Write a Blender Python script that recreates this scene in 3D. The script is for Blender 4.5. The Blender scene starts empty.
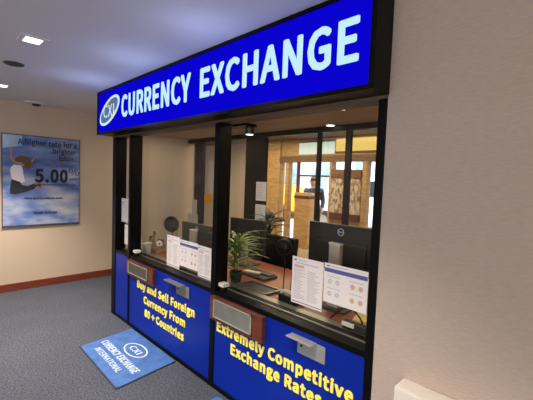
import bpy, bmesh, math, random
from mathutils import Vector, Matrix, Euler
random.seed(7)
S = bpy.context.scene
COL = S.collection
PI = math.pi

# ------------------------------------------------------------------ materials
def mat(name, col, rough=0.5, metal=0.0, emit=None, estr=0.0, spec=0.5, noise=None, bump=None, col2=None, stretch=(1, 1, 1), detail=3, ramp=(0.35, 0.65)):
    m = bpy.data.materials.new(name); m.use_nodes = True
    nt = m.node_tree; b = nt.nodes['Principled BSDF']
    b.inputs['Base Color'].default_value = (*col, 1)
    b.inputs['Roughness'].default_value = rough
    b.inputs['Metallic'].default_value = metal
    b.inputs['Specular IOR Level'].default_value = spec
    if emit:
        b.inputs['Emission Color'].default_value = (*emit, 1)
        b.inputs['Emission Strength'].default_value = estr
    if noise or bump:
        tc = nt.nodes.new('ShaderNodeTexCoord'); mp = nt.nodes.new('ShaderNodeMapping')
        mp.inputs['Scale'].default_value = stretch
        nt.links.new(tc.outputs['Object'], mp.inputs['Vector'])
    if noise:
        n = nt.nodes.new('ShaderNodeTexNoise'); n.inputs['Scale'].default_value = noise; n.inputs['Detail'].default_value = detail
        r = nt.nodes.new('ShaderNodeValToRGB')
        r.color_ramp.elements[0].position = ramp[0]; r.color_ramp.elements[1].position = ramp[1]
        r.color_ramp.elements[0].color = (*col, 1); r.color_ramp.elements[1].color = (*(col2 or col), 1)
        nt.links.new(mp.outputs[0], n.inputs['Vector']); nt.links.new(n.outputs['Fac'], r.inputs[0])
        nt.links.new(r.outputs[0], b.inputs['Base Color'])
    if bump:
        n2 = nt.nodes.new('ShaderNodeTexNoise'); n2.inputs['Scale'].default_value = bump[0]
        bp = nt.nodes.new('ShaderNodeBump'); bp.inputs['Strength'].default_value = bump[1]; bp.inputs['Distance'].default_value = 0.01
        nt.links.new(mp.outputs[0], n2.inputs['Vector']); nt.links.new(n2.outputs['Fac'], bp.inputs['Height'])
        nt.links.new(bp.outputs[0], b.inputs['Normal'])
    return m

def emis(name, col, s):
    m = bpy.data.materials.new(name); m.use_nodes = True; nt = m.node_tree
    nt.nodes.remove(nt.nodes['Principled BSDF'])
    e = nt.nodes.new('ShaderNodeEmission'); e.inputs[0].default_value = (*col, 1); e.inputs[1].default_value = s
    nt.links.new(e.outputs[0], nt.nodes['Material Output'].inputs[0]); return m

def glass(name, tint=(1, 1, 1), ior=1.5, gain=1.0):
    m = bpy.data.materials.new(name); m.use_nodes = True; nt = m.node_tree
    nt.nodes.remove(nt.nodes['Principled BSDF'])
    t = nt.nodes.new('ShaderNodeBsdfTransparent'); t.inputs[0].default_value = (*tint, 1)
    g = nt.nodes.new('ShaderNodeBsdfGlossy'); g.inputs['Roughness'].default_value = 0.0
    fr = nt.nodes.new('ShaderNodeLayerWeight'); fr.inputs[0].default_value = 0.5
    pw = nt.nodes.new('ShaderNodeMath'); pw.operation = 'POWER'; pw.inputs[1].default_value = 5
    f0 = ((ior - 1) / (ior + 1)) ** 2
    mu = nt.nodes.new('ShaderNodeMath'); mu.operation = 'MULTIPLY_ADD'; mu.inputs[1].default_value = (1 - f0) * gain; mu.inputs[2].default_value = f0 * gain; mu.use_clamp = True
    mx = nt.nodes.new('ShaderNodeMixShader')
    nt.links.new(fr.outputs['Facing'], pw.inputs[0]); nt.links.new(pw.outputs[0], mu.inputs[0]); nt.links.new(mu.outputs[0], mx.inputs[0])
    nt.links.new(t.outputs[0], mx.inputs[1]); nt.links.new(g.outputs[0], mx.inputs[2])
    nt.links.new(mx.outputs[0], nt.nodes['Material Output'].inputs[0]); return m

M = {}
M['ceil'] = mat('painted ceiling', (0.74, 0.71, 0.72), 0.9)
M['wallp'] = mat('beige textured wallpaper', (0.52, 0.43, 0.375), 0.85, noise=26, col2=(0.57, 0.475, 0.415), stretch=(1, 1, 5), bump=(60, 0.5))
M['wallb'] = mat('beige painted wall', (0.62, 0.50, 0.38), 0.85, noise=2, col2=(0.64, 0.52, 0.40))
M['base'] = mat('red brown wood baseboard', (0.16, 0.035, 0.018), 0.35, noise=8, col2=(0.22, 0.05, 0.025), stretch=(1, 1, 8))
M['black'] = mat('black painted metal', (0.003, 0.003, 0.0035), 0.4, spec=0.12)
M['blackm'] = mat('matt black plastic', (0.005, 0.005, 0.006), 0.35, spec=.25)
M['brown'] = mat('dark bronze metal', (0.022, 0.016, 0.012), 0.4, spec=.3)
M['soffit'] = mat('dark brown soffit', (0.10, 0.065, 0.045), 0.5)
M['blue'] = mat('glossy blue counter panel', (0.002, 0.022, 0.34), 0.3, spec=0.2)
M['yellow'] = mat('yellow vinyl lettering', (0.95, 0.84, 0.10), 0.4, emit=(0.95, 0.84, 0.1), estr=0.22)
M['signblue'] = emis('lit blue sign face', (0.003, 0.001, 0.62), 1.0)
M['signwhite'] = emis('lit pale lettering', (0.56, 0.86, 0.97), 1.0)
M['signgrey'] = emis('lit grey blue oval', (0.12, 0.16, 0.33), 1.0)
M['signyel'] = emis('lit yellow line', (1.0, 0.72, 0.08), 1.0)
M['wood'] = mat('red brown wood', (0.11, 0.03, 0.014), 0.4, noise=6, col2=(0.18, 0.05, 0.022), stretch=(1, 1, 8))
M['steel'] = mat('brushed steel plate', (0.42, 0.44, 0.42), 0.4, 0.5, noise=5, col2=(0.5, 0.52, 0.5))
M['plate'] = mat('grey acrylic slot plate', (0.20, 0.21, 0.19), 0.3, 0.2, noise=5, col2=(0.30, 0.31, 0.28))
M['plated'] = mat('dark grey slot plate', (0.10, 0.10, 0.09), 0.35, 0.3, noise=5, col2=(0.15, 0.14, 0.12))
M['rim'] = mat('pale metal rim', (0.55, 0.56, 0.5), 0.35, 0.4)
M['metal'] = mat('satin aluminium', (0.35, 0.34, 0.32), 0.35, 0.8)
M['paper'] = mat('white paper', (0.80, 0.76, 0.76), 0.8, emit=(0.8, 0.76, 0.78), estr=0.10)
M['ink'] = mat('grey print', (0.55, 0.53, 0.58), 0.8)
M['inkred'] = mat('pink print', (0.72, 0.45, 0.48), 0.8)
M['inkblue'] = mat('violet blue band', (0.11, 0.12, 0.38), 0.8)
M['inkor'] = mat('orange print', (0.70, 0.48, 0.32), 0.8)
M['white'] = mat('white plastic', (0.80, 0.77, 0.72), 0.4)
M['beigep'] = mat('pale grey plastic', (0.62, 0.58, 0.50), 0.5)
M['desk'] = mat('red wood desk top', (0.28, 0.075, 0.025), 0.35, noise=5, col2=(0.36, 0.10, 0.035), stretch=(1, 5, 1))
M['grey'] = mat('dark grey plastic', (0.035, 0.033, 0.03), 0.45, spec=.3)
M['greyl'] = mat('mid grey plastic', (0.08, 0.075, 0.07), 0.45, spec=.3)
M['silver'] = mat('silver badge', (0.6, 0.6, 0.6), 0.3, 0.5, emit=(0.6, 0.6, 0.6), estr=0.15)
M['leaf'] = mat('striped green leaves', (0.13, 0.26, 0.05), 0.5, noise=30, col2=(0.50, 0.58, 0.26), stretch=(1, 1, 0.3))
M['leafd'] = mat('dark green leaves', (0.02, 0.05, 0.025), 0.5, noise=30, col2=(0.04, 0.09, 0.04))
M['pot'] = mat('dark green pot', (0.02, 0.05, 0.03), 0.3)
M['soil'] = mat('soil', (0.03, 0.02, 0.012), 0.9)
M['fur'] = mat('brown plush', (0.14, 0.08, 0.04), 0.9, noise=40, col2=(0.2, 0.12, 0.06))
M['card'] = mat('brown cardboard', (0.20, 0.11, 0.07), 0.8, noise=14, col2=(0.34, 0.22, 0.14))
M['cream'] = mat('cream paper roll', (0.75, 0.68, 0.52), 0.8)
M['yelpap'] = mat('yellow paper', (0.85, 0.65, 0.25), 0.7, emit=(0.9, 0.65, 0.2), estr=0.2)  # emission paints lamplight onto the paper
M['glass'] = glass('clear counter glass', (0.95, 0.95, 0.94), 1.5, 0.45)
M['glassb'] = glass('clear lobby glass', (0.96, 0.97, 0.98), 1.4, 0.3)
M['mat'] = mat('blue rubber backed mat', (0.045, 0.135, 0.42), 0.8, noise=9, col2=(0.075, 0.19, 0.50), bump=(300, 0.4))
M['matedge'] = mat('dark mat edge', (0.02, 0.035, 0.07), 0.7)
M['matprint'] = mat('pale blue mat print', (0.62, 0.74, 0.88), 0.8)
M['lamp'] = emis('lit lamp lens', (1.0, 0.95, 0.88), 4)
M['inceil'] = mat('tan booth ceiling', (0.42, 0.30, 0.19), 0.7, noise=3, col2=(0.48, 0.35, 0.22), stretch=(0.4, 5, 1))
M['owood'] = mat('honey wood panel', (0.44, 0.25, 0.09), 0.45, noise=3.5, col2=(0.60, 0.38, 0.15), stretch=(1.2, 1, 6), detail=6)
M['dwood'] = mat('brown wood beam', (0.15, 0.07, 0.03), 0.45, noise=3.5, col2=(0.22, 0.11, 0.045), stretch=(1, 1, 6))
M['rwood'] = mat('dark red wood', (0.12, 0.03, 0.018), 0.4)
M['tile'] = mat('stone floor', (0.45, 0.36, 0.26), 0.3, noise=4, col2=(0.52, 0.42, 0.31))
M['pave'] = mat('pink grey pavement', (0.55, 0.42, 0.38), 0.8, noise=6, col2=(0.63, 0.50, 0.46))
M['taxi'] = mat('taxi yellow paint', (0.95, 0.45, 0.02), 0.3)
M['vanw'] = mat('white vehicle paint', (0.80, 0.85, 0.92), 0.3)
M['carwin'] = mat('dark vehicle glass', (0.02, 0.03, 0.04), 0.08)
M['tyre'] = mat('black tyre', (0.015, 0.015, 0.015), 0.8)
M['conc'] = mat('pale street building', (0.62, 0.66, 0.68), 0.8, noise=2, col2=(0.7, 0.74, 0.76))
M['bwin'] = mat('blue street window', (0.25, 0.42, 0.55), 0.2, noise=3, col2=(0.5, 0.68, 0.78))
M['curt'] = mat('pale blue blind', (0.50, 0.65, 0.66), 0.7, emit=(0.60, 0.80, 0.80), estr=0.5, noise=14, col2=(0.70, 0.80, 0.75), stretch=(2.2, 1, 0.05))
M['ylight'] = emis('lit yellow ceiling panel', (1.0, 0.66, 0.17), 1.05)
M['skin'] = mat('skin', (0.45, 0.26, 0.18), 0.6)
M['coat'] = mat('dark coat', (0.02, 0.025, 0.035), 0.8)
M['trous'] = mat('dark trousers', (0.03, 0.035, 0.05), 0.8)
M['hair'] = mat('dark brown hair', (0.03, 0.018, 0.012), 0.6)
M['shoe'] = mat('black shoe', (0.01, 0.01, 0.01), 0.4)

# blue grey flecked carpet
def carpet():
    m = mat('blue grey flecked carpet', (0.1, 0.1, 0.12), 0.95)
    nt = m.node_tree; b = nt.nodes['Principled BSDF']; tc = nt.nodes.new('ShaderNodeTexCoord')
    n = nt.nodes.new('ShaderNodeTexNoise'); n.inputs['Scale'].default_value = 75; n.inputs['Detail'].default_value = 3
    r = nt.nodes.new('ShaderNodeValToRGB'); r.color_ramp.elements[0].position = 0.36; r.color_ramp.elements[1].position = 0.66
    r.color_ramp.elements[0].color = (0.036, 0.045, 0.072, 1); r.color_ramp.elements[1].color = (0.125, 0.138, 0.182, 1)
    n2 = nt.nodes.new('ShaderNodeTexNoise'); n2.inputs['Scale'].default_value = 2.5
    mx = nt.nodes.new('ShaderNodeMixRGB'); mx.blend_type = 'MULTIPLY'; mx.inputs[0].default_value = 0.35
    nt.links.new(tc.outputs['Object'], n.inputs['Vector']); nt.links.new(tc.outputs['Object'], n2.inputs['Vector'])
    nt.links.new(n.outputs['Fac'], r.inputs[0]); nt.links.new(r.outputs[0], mx.inputs[1]); nt.links.new(n2.outputs['Fac'], mx.inputs[2])
    nt.links.new(mx.outputs[0], b.inputs['Base Color'])
    bp = nt.nodes.new('ShaderNodeBump'); bp.inputs['Strength'].default_value = 0.4; bp.inputs['Distance'].default_value = 0.004
    nt.links.new(n.outputs['Fac'], bp.inputs['Height']); nt.links.new(bp.outputs[0], b.inputs['Normal'])
    return m
M['carpet'] = carpet()

# cloudy sky print on the poster
def skyprint():
    m = mat('cloudy sky print', (0.1, 0.15, 0.3), 0.25, spec=0.6)
    nt = m.node_tree; b = nt.nodes['Principled BSDF']; tc = nt.nodes.new('ShaderNodeTexCoord')
    mp = nt.nodes.new('ShaderNodeMapping'); mp.inputs['Scale'].default_value = (1, 1.1, 2.6)
    n = nt.nodes.new('ShaderNodeTexNoise'); n.inputs['Scale'].default_value = 2.1; n.inputs['Detail'].default_value = 4
    sx = nt.nodes.new('ShaderNodeSeparateXYZ')
    # more cloud low down
    ma = nt.nodes.new('ShaderNodeMath'); ma.operation = 'MULTIPLY_ADD'; ma.inputs[1].default_value = -0.16; ma.inputs[2].default_value = 0.12
    ad = nt.nodes.new('ShaderNodeMath'); ad.operation = 'ADD'
    r = nt.nodes.new('ShaderNodeValToRGB')
    e = r.color_ramp.elements
    e[0].position = 0.42; e[0].color = (0.06, 0.115, 0.34, 1); e[1].position = 0.86; e[1].color = (0.62, 0.65, 0.74, 1)
    q = e.new(0.6); q.color = (0.17, 0.27, 0.60, 1)
    nt.links.new(tc.outputs['Object'], mp.inputs['Vector']); nt.links.new(mp.outputs[0], n.inputs['Vector'])
    nt.links.new(tc.outputs['Object'], sx.inputs[0]); nt.links.new(sx.outputs['Z'], ma.inputs[0])
    nt.links.new(ma.outputs[0], ad.inputs[0]); nt.links.new(n.outputs['Fac'], ad.inputs[1])
    nt.links.new(ad.outputs[0], r.inputs[0]); nt.links.new(r.outputs[0], b.inputs['Base Color'])
    return m
M['sky'] = skyprint()

# decorative mottled foliage panel
M['deco'] = mat('mottled foliage pattern', (0.20, 0.10, 0.05), 0.6, noise=11, col2=(0.66, 0.58, 0.45), stretch=(1.8, 1, 0.9), detail=8, ramp=(0.36, 0.60))

# ------------------------------------------------------------------ mesh helpers
def box(bm, x0, x1, y0, y1, z0, z1, bev=0.0, rot=None, about=None):
    r = bmesh.ops.create_cube(bm, size=1)
    vs = r['verts']
    for v in vs:
        v.co = Vector(((x0 + x1) / 2 + v.co.x * (x1 - x0), (y0 + y1) / 2 + v.co.y * (y1 - y0), (z0 + z1) / 2 + v.co.z * (z1 - z0)))
    if bev:
        es = list({e for v in vs for e in v.link_edges})
        o = bmesh.ops.bevel(bm, geom=es, offset=bev, segments=2, affect='EDGES', profile=0.7)
        vs = list({v for f in o['faces'] for v in f.verts} | {v for v in vs if v.is_valid})
    if rot:
        c = Vector(about) if about else Vector(((x0 + x1) / 2, (y0 + y1) / 2, (z0 + z1) / 2))
        R = Euler(rot).to_matrix()
        for v in vs: v.co = R @ (v.co - c) + c
    return vs

def lathe(bm, prof, n=24, cen=(0, 0, 0), rot=None):
    rings = []
    R = Euler(rot).to_matrix() if rot else Matrix.Identity(3)
    c = Vector(cen)
    for r, z in prof:
        rings.append([bm.verts.new(R @ Vector((r * math.cos(2 * PI * k / n), r * math.sin(2 * PI * k / n), z)) + c) for k in range(n)])
    for a, b in zip(rings, rings[1:]):
        for k in range(n):
            bm.faces.new((a[k], a[(k + 1) % n], b[(k + 1) % n], b[k]))
    bm.faces.new(list(reversed(rings[0]))); bm.faces.new(rings[-1])

def tube(bm, pts, rad, n=8):
    pts = [Vector(p) for p in pts]; rings = []
    for i, p in enumerate(pts):
        d = (pts[min(i + 1, len(pts) - 1)] - pts[max(i - 1, 0)]).normalized()
        a = d.cross(Vector((0, 0, 1)))
        if a.length < 1e-3: a = d.cross(Vector((1, 0, 0)))
        a.normalize(); b = d.cross(a)
        r = rad[i] if isinstance(rad, (list, tuple)) else rad
        rings.append([bm.verts.new(p + a * r * math.cos(2 * PI * k / n) + b * r * math.sin(2 * PI * k / n)) for k in range(n)])
    for a, b in zip(rings, rings[1:]):
        for k in range(n): bm.faces.new((a[k], a[(k + 1) % n], b[(k + 1) % n], b[k]))
    bm.faces.new(list(reversed(rings[0]))); bm.faces.new(rings[-1])

def poly(bm, pts):
    bm.faces.new([bm.verts.new(p) for p in pts])

def prism_xz(bm, pts, y0, y1, bev=0):
    a = [bm.verts.new((x, y0, z)) for x, z in pts]; b = [bm.verts.new((x, y1, z)) for x, z in pts]
    bm.faces.new(a); bm.faces.new(list(reversed(b)))
    n = len(pts)
    for k in range(n): bm.faces.new((a[k], b[k], b[(k + 1) % n], a[(k + 1) % n]))

def obj(name, bm, m, parent=None, origin=None, smooth=False):
    bmesh.ops.recalc_face_normals(bm, faces=bm.faces)
    if parent is not None and origin is None: origin = parent['_w']
    if origin is None: origin = (0, 0, 0)
    me = bpy.data.meshes.new(name)
    if any(origin): bmesh.ops.translate(bm, verts=bm.verts, vec=-Vector(origin))
    bm.to_mesh(me); bm.free()
    me.materials.append(m)
    if smooth:
        for p in me.polygons: p.use_smooth = True
    o = bpy.data.objects.new(name, me); COL.objects.link(o)
    if parent is not None:
        o.parent = parent; o.location = Vector(origin) - Vector(parent['_w'])
    else: o.location = origin
    o['_w'] = tuple(origin)
    return o

def tag(o, label, cat, group=None, kind=None):
    o['label'] = label; o['category'] = cat
    if group: o['group'] = group
    if kind: o['kind'] = kind
    return o

def thing(name, label, cat, loc, group=None):
    o = bpy.data.objects.new(name, None); COL.objects.link(o); o.location = loc; o.empty_display_size = 0.1
    o['_w'] = tuple(loc)
    return tag(o, label, cat, group)

def struct(name, bm, m):
    o = obj(name, bm, m); o['kind'] = 'structure'; return o

def B(*a, **k):
    bm = bmesh.new(); box(bm, *a, **k); return bm

# letter outlines: advance width and closed contours, in thousandths of the capital height
import json
GLY = json.loads(r"""{"%":[1256,[[280,387,400,425,479,533,508,705,479,875,400,981,280,1018,160,981,82,875,53,705,82,533,160,425],[280,464,184,525,147,705,184,883,280,941,376,883,412,705,376,525],[308,-18,393,-18,945,1018,861,1018],[977,-18,1096,19,1175,127,1203,299,1175,469,1096,576,977,613,857,576,779,469,750,299,779,127,857,19],[977,59,880,119,843,299,880,477,977,536,1073,477,1111,299,1073,119]]],"*":[637,[[210,643,319,772,426,643,486,685,398,828,547,891,524,960,368,922,355,1086,281,1086,267,921,112,960,89,891,236,828,150,685]]],"+":[757,[[329,158,428,158,428,457,707,457,707,550,428,550,428,849,329,849,329,550,52,550,52,457,329,457]]],".":[379,[[190,-18,253,8,280,76,253,146,190,172,126,146,100,76,126,8]]],"0":[757,[[379,-18,544,40,652,213,690,503,652,791,544,961,379,1018,214,961,106,791,68,503,106,213,214,40],[379,83,279,127,213,264,188,503,213,741,279,877,379,920,479,877,546,741,570,503,546,264,479,127]]],"5":[757,[[357,-18,517,23,637,139,685,325,643,506,535,610,383,644,233,604,259,894,636,894,636,1000,150,1000,117,533,184,491,264,535,351,550,501,490,558,322,529,196,453,115,345,86,200,120,100,196,37,115,115,51,220,2]]],"8":[757,[[382,-18,546,17,655,109,694,240,670,358,609,443,527,503,527,510,615,609,659,752,626,888,532,981,385,1015,245,983,147,894,111,761,151,626,246,531,246,525,158,461,90,369,63,248,104,111,217,17],[450,543,339,594,256,662,224,761,269,878,383,922,508,871,553,745,526,639],[383,75,233,127,173,259,212,389,311,486,443,428,539,354,576,244,523,122]]],"A":[829,[[5,0,132,0,229,306,595,306,690,0,824,0,484,1000,344,1000],[261,405,310,559,409,898,415,898,516,559,563,405]]],"B":[896,[[138,0,456,0,653,32,786,130,835,293,809,411,737,490,632,532,632,539,740,621,778,756,733,897,613,976,434,1000,138,1000],[263,576,263,900,417,900,594,864,653,739,597,619,412,576],[263,101,263,477,438,477,587,458,679,399,711,297,678,186,585,122,438,101]]],"C":[870,[[514,-18,634,-1,735,48,821,126,752,206,648,123,520,93,354,143,247,285,209,503,249,719,358,858,524,907,638,881,729,813,797,895,684,980,523,1018,295,955,138,777,79,499,136,221,291,44]]],"D":[939,[[138,0,393,0,648,60,805,232,858,503,804,774,646,942,387,1000,138,1000],[263,104,263,898,377,898,573,852,690,718,729,503,690,288,573,151,377,104]]],"E":[804,[[138,0,729,0,729,108,263,108,263,472,643,472,643,580,263,580,263,894,714,894,714,1000,138,1000]]],"F":[753,[[138,0,263,0,263,449,645,449,645,555,263,555,263,894,714,894,714,1000,138,1000]]],"G":[940,[[531,-18,656,-3,760,38,839,98,839,518,510,518,510,413,723,413,723,151,645,108,543,93,361,143,248,285,209,503,250,719,366,858,542,907,668,880,757,813,825,895,756,953,661,999,538,1018,301,955,139,777,79,499,138,221,297,44]]],"H":[993,[[138,0,263,0,263,472,730,472,730,0,857,0,857,1000,730,1000,730,581,263,581,263,1000,138,1000]]],"I":[400,[[138,0,263,0,263,1000,138,1000]]],"L":[741,[[138,0,701,0,701,108,263,108,263,1000,138,1000]]],"M":[1108,[[138,0,251,0,251,554,235,849,240,849,321,621,510,101,595,101,783,621,864,849,869,849,853,554,853,0,970,0,970,1000,819,1000,628,465,558,256,553,256,480,465,289,1000,138,1000]]],"N":[986,[[138,0,256,0,256,525,241,838,247,838,355,632,719,0,849,0,849,1000,729,1000,729,480,746,164,739,164,632,370,266,1000,138,1000]]],"O":[1012,[[506,-18,728,46,878,226,933,503,878,779,728,956,506,1018,284,956,134,779,79,503,134,226,284,46],[506,93,349,144,246,286,209,503,246,719,349,858,506,907,663,858,766,719,804,503,766,286,663,144]]],"P":[864,[[138,0,263,0,263,398,428,398,621,431,750,533,797,707,750,880,619,972,423,1000,138,1000],[263,501,263,898,407,898,553,881,642,821,671,707,643,590,557,522,412,501]]],"R":[866,[[263,525,263,898,431,898,611,858,674,720,611,574,431,525],[686,0,828,0,574,438,693,491,771,585,799,720,754,885,631,974,450,1000,138,1000,138,0,263,0,263,424,443,424]]],"S":[813,[[415,-18,596,21,713,122,754,266,727,390,653,475,548,533,407,595,294,654,240,763,291,868,427,907,553,882,655,814,720,895,640,959,540,1002,427,1018,265,983,153,890,112,753,144,630,221,548,315,497,458,434,578,367,626,255,571,138,416,93,266,127,141,217,65,130,163,51,280,0]]],"T":[817,[[345,0,472,0,472,894,775,894,775,1000,42,1000,42,894,345,894]]],"U":[984,[[492,-18,676,22,803,158,851,412,851,1000,730,1000,730,409,698,221,613,121,492,93,374,121,291,221,259,409,259,1000,134,1000,134,412,181,158,309,22]]],"V":[784,[[321,0,467,0,784,1000,656,1000,495,458,398,128,393,128,296,458,134,1000,1,1000]]],"X":[782,[[23,0,157,0,300,270,381,432,386,432,472,270,621,0,760,0,467,510,739,1000,607,1000,473,745,402,598,397,598,318,745,181,1000,42,1000,315,517]]],"Y":[724,[[299,0,424,0,424,387,726,1000,595,1000,467,718,366,498,360,498,262,718,132,1000,-1,1000,299,387]]],"a":[768,[[296,-18,427,13,542,89,546,89,557,0,659,0,659,456,633,616,550,722,402,760,237,728,112,663,160,577,261,631,382,656,504,599,535,469,277,418,128,328,80,192,142,37],[332,83,238,110,201,201,232,285,337,346,535,386,535,180,433,108]]],"b":[843,[[452,-18,610,30,728,166,774,382,740,582,640,713,479,760,357,730,246,656,251,789,251,1086,126,1086,126,0,225,0,236,76,241,76,345,7],[431,87,347,104,251,164,251,554,352,629,447,655,561,620,625,525,644,381,616,223,541,123]]],"c":[696,[[417,-18,546,7,658,75,603,160,524,107,428,86,308,122,228,220,199,370,230,519,312,619,432,655,512,637,580,591,643,673,552,734,427,760,250,714,121,581,71,370,117,160,240,28]]],"d":[846,[[378,-18,502,13,603,87,607,87,618,0,720,0,720,1086,595,1086,595,801,602,674,505,737,393,760,235,712,118,578,72,370,110,160,216,28],[405,87,295,121,225,218,201,371,230,520,306,619,415,655,505,637,595,577,595,188,503,112]]],"e":[756,[[426,-18,560,4,668,57,625,141,538,97,439,82,315,114,230,204,194,341,693,341,698,412,664,596,563,717,402,760,241,712,119,578,71,370,119,161,246,28],[192,430,231,555,307,633,405,660,541,601,589,430]]],"f":[443,[[45,640,146,640,146,0,270,0,270,640,427,640,427,741,270,741,270,858,296,967,375,1004,458,984,486,1080,362,1104,240,1074,169,989,146,859,146,741,45,734]]],"g":[769,[[375,-341,574,-305,704,-212,750,-85,721,16,635,73,492,91,347,91,244,114,217,172,265,261,374,235,512,266,609,355,645,492,629,580,585,645,737,645,737,741,479,741,374,760,236,727,136,636,97,495,127,377,194,296,194,291,138,234,112,153,131,79,179,31,179,25,98,-51,70,-143,109,-251,216,-318],[374,319,264,367,217,495,263,623,374,668,486,623,532,495,485,367],[393,-255,235,-220,179,-126,196,-61,254,0,349,-11,477,-11,589,-32,628,-105,564,-209]]],"h":[828,[[126,0,251,0,251,538,351,622,453,651,560,604,593,453,593,0,718,0,718,469,693,628,619,726,491,760,356,723,246,636,251,789,251,1086,126,1086]]],"i":[375,[[126,0,251,0,251,741,126,741],[188,894,248,916,271,977,188,1057,106,977]]],"k":[753,[[126,0,248,0,248,195,387,357,604,0,739,0,460,442,707,741,568,741,254,351,248,351,248,1086,126,1086]]],"l":[387,[[256,-18,329,-7,311,89,285,86,251,139,251,1086,126,1086,126,147,156,25]]],"m":[1263,[[126,0,251,0,251,538,348,623,437,651,541,604,574,453,574,0,698,0,698,538,797,623,885,651,990,604,1023,453,1023,0,1147,0,1147,469,1123,628,1049,726,924,760,796,720,678,618,607,722,473,760,349,723,243,633,240,633,228,741,126,741]]],"n":[832,[[126,0,251,0,251,538,351,622,453,651,560,604,593,453,593,0,718,0,718,469,693,628,619,726,491,760,355,723,243,633,240,633,228,741,126,741]]],"o":[827,[[413,-18,583,28,707,160,756,370,707,581,583,714,413,760,244,714,119,581,71,370,119,160,244,28],[413,86,301,122,226,220,199,370,226,519,301,619,413,655,526,619,602,519,629,370,602,220,526,122]]],"p":[846,[[126,-312,251,-312,251,-61,247,68,349,4,452,-18,610,30,728,166,774,382,740,582,640,713,479,760,354,728,243,655,240,655,228,741,126,741],[431,87,347,104,251,164,251,554,353,629,447,655,561,620,625,525,644,381,616,223,541,123]]],"r":[529,[[126,0,251,0,251,476,339,609,437,648,509,636,532,744,453,760,337,718,243,606,240,606,228,741,126,741]]],"s":[638,[[319,-18,467,13,557,92,588,202,554,314,469,382,363,427,252,477,203,555,237,631,341,663,431,644,509,598,569,675,468,735,340,760,201,731,115,656,85,550,153,409,300,336,415,282,469,195,433,113,323,79,205,104,104,168,44,85,168,11]]],"t":[514,[[357,-18,495,10,471,104,386,83,297,120,271,225,271,640,473,640,473,741,271,741,271,950,168,950,154,741,37,734,37,640,147,640,147,229,167,99,233,13]]],"u":[828,[[342,-18,476,19,587,116,591,116,600,0,704,0,704,741,580,741,580,216,482,120,379,90,273,137,240,286,240,741,115,741,115,271,139,112,214,15]]],"v":[711,[[285,0,431,0,693,741,570,741,430,319,362,101,355,101,286,319,147,741,18,741]]],"x":[679,[[20,0,151,0,251,173,326,306,333,306,413,173,523,0,659,0,415,374,640,741,510,741,419,578,353,454,347,454,274,578,175,741,40,741,265,386]]],"y":[711,[[138,-319,264,-285,353,-194,415,-63,693,741,572,741,438,330,378,120,371,120,297,330,147,741,18,741,315,-1,299,-57,235,-171,132,-217,75,-205,50,-304]]]," ":[306,[]]}""")
_gm = {}
def glyph(ch):
    if ch in _gm: return _gm[ch]
    cu = bpy.data.curves.new('g', 'CURVE'); cu.dimensions = '2D'; cu.fill_mode = 'BOTH'; cu.extrude = 0.5
    for c in GLY[ch][1]:
        n = len(c) // 2; sp = cu.splines.new('POLY'); sp.points.add(n - 1); sp.use_cyclic_u = True
        for i in range(n): sp.points[i].co = (c[2 * i] / 1000, c[2 * i + 1] / 1000, 0, 1)
    o = bpy.data.objects.new('g', cu); COL.objects.link(o)
    me = bpy.data.meshes.new_from_object(o.evaluated_get(bpy.context.evaluated_depsgraph_get()))
    vs = [tuple(v.co) for v in me.vertices]; fs = [tuple(p.vertices) for p in me.polygons]
    bpy.data.objects.remove(o); bpy.data.curves.remove(cu); bpy.data.meshes.remove(me)
    _gm[ch] = (vs, fs); return _gm[ch]
def text_bm(bm, s, x0, x1, z0, cap, y, bold=0.06, plane='xz', depth=0.003):
    """Lettering laid between x0 and x1 on baseline z0, capital height cap; plane xz faces -y."""
    V = []; Fc = []; pen = 0.0
    sh = [(0, 0)] if bold < .01 else [(bold * math.cos(k * PI / 4) * (1.0 if k % 2 == 0 else 1.25), bold * .8 * math.sin(k * PI / 4)) for k in range(8)]
    for ch in s:
        if ch != ' ':
            vs, fs = glyph(ch)
            for q, (dx, dy) in enumerate(sh):
                n = len(V); V += [(pen + v[0] + dx, v[1] * (1 - 1.6 * bold) + .8 * bold + dy, v[2] + (q * .00022 / depth if v[2] > 0 else 0)) for v in vs]; Fc += [tuple(i + n for i in f) for f in fs]
        pen += GLY[ch][0] / 1000 + bold * 1.7
    a = min(v[0] for v in V); b = max(v[0] for v in V); sx = (x1 - x0) / (b - a)
    out = []
    for v in V:
        u = x0 + (v[0] - a) * sx; w = z0 + v[1] * cap; d = v[2] * depth
        out.append(bm.verts.new((u, y - d, w) if plane == 'xz' else (y + d, u, w) if plane == 'yz' else (u, w, y + d)))
    for f in Fc: bm.faces.new([out[i] for i in f])
    return bm

def ellipse(bm, cx, cz, a, b, ang, y0, y1, n=48, inner=None):
    ca, sa = math.cos(ang), math.sin(ang)
    def ring(a, b, y): return [bm.verts.new((cx + a * math.cos(t) * ca - b * math.sin(t) * sa, y, cz + a * math.cos(t) * sa + b * math.sin(t) * ca)) for t in [2 * PI * k / n for k in range(n)]]
    o0 = ring(a, b, y0); o1 = ring(a, b, y1)
    if inner:
        i0 = ring(*inner, y0); i1 = ring(*inner, y1)
    for k in range(n):
        j = (k + 1) % n
        bm.faces.new((o0[k], o0[j], o1[j], o1[k]))
        if inner:
            bm.faces.new((i0[k], i1[k], i1[j], i0[j])); bm.faces.new((o0[k], i0[k], i0[j], o0[j])); bm.faces.new((o1[k], o1[j], i1[j], i1[k]))
    if not inner:
        bm.faces.new(o0); bm.faces.new(list(reversed(o1)))

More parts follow.
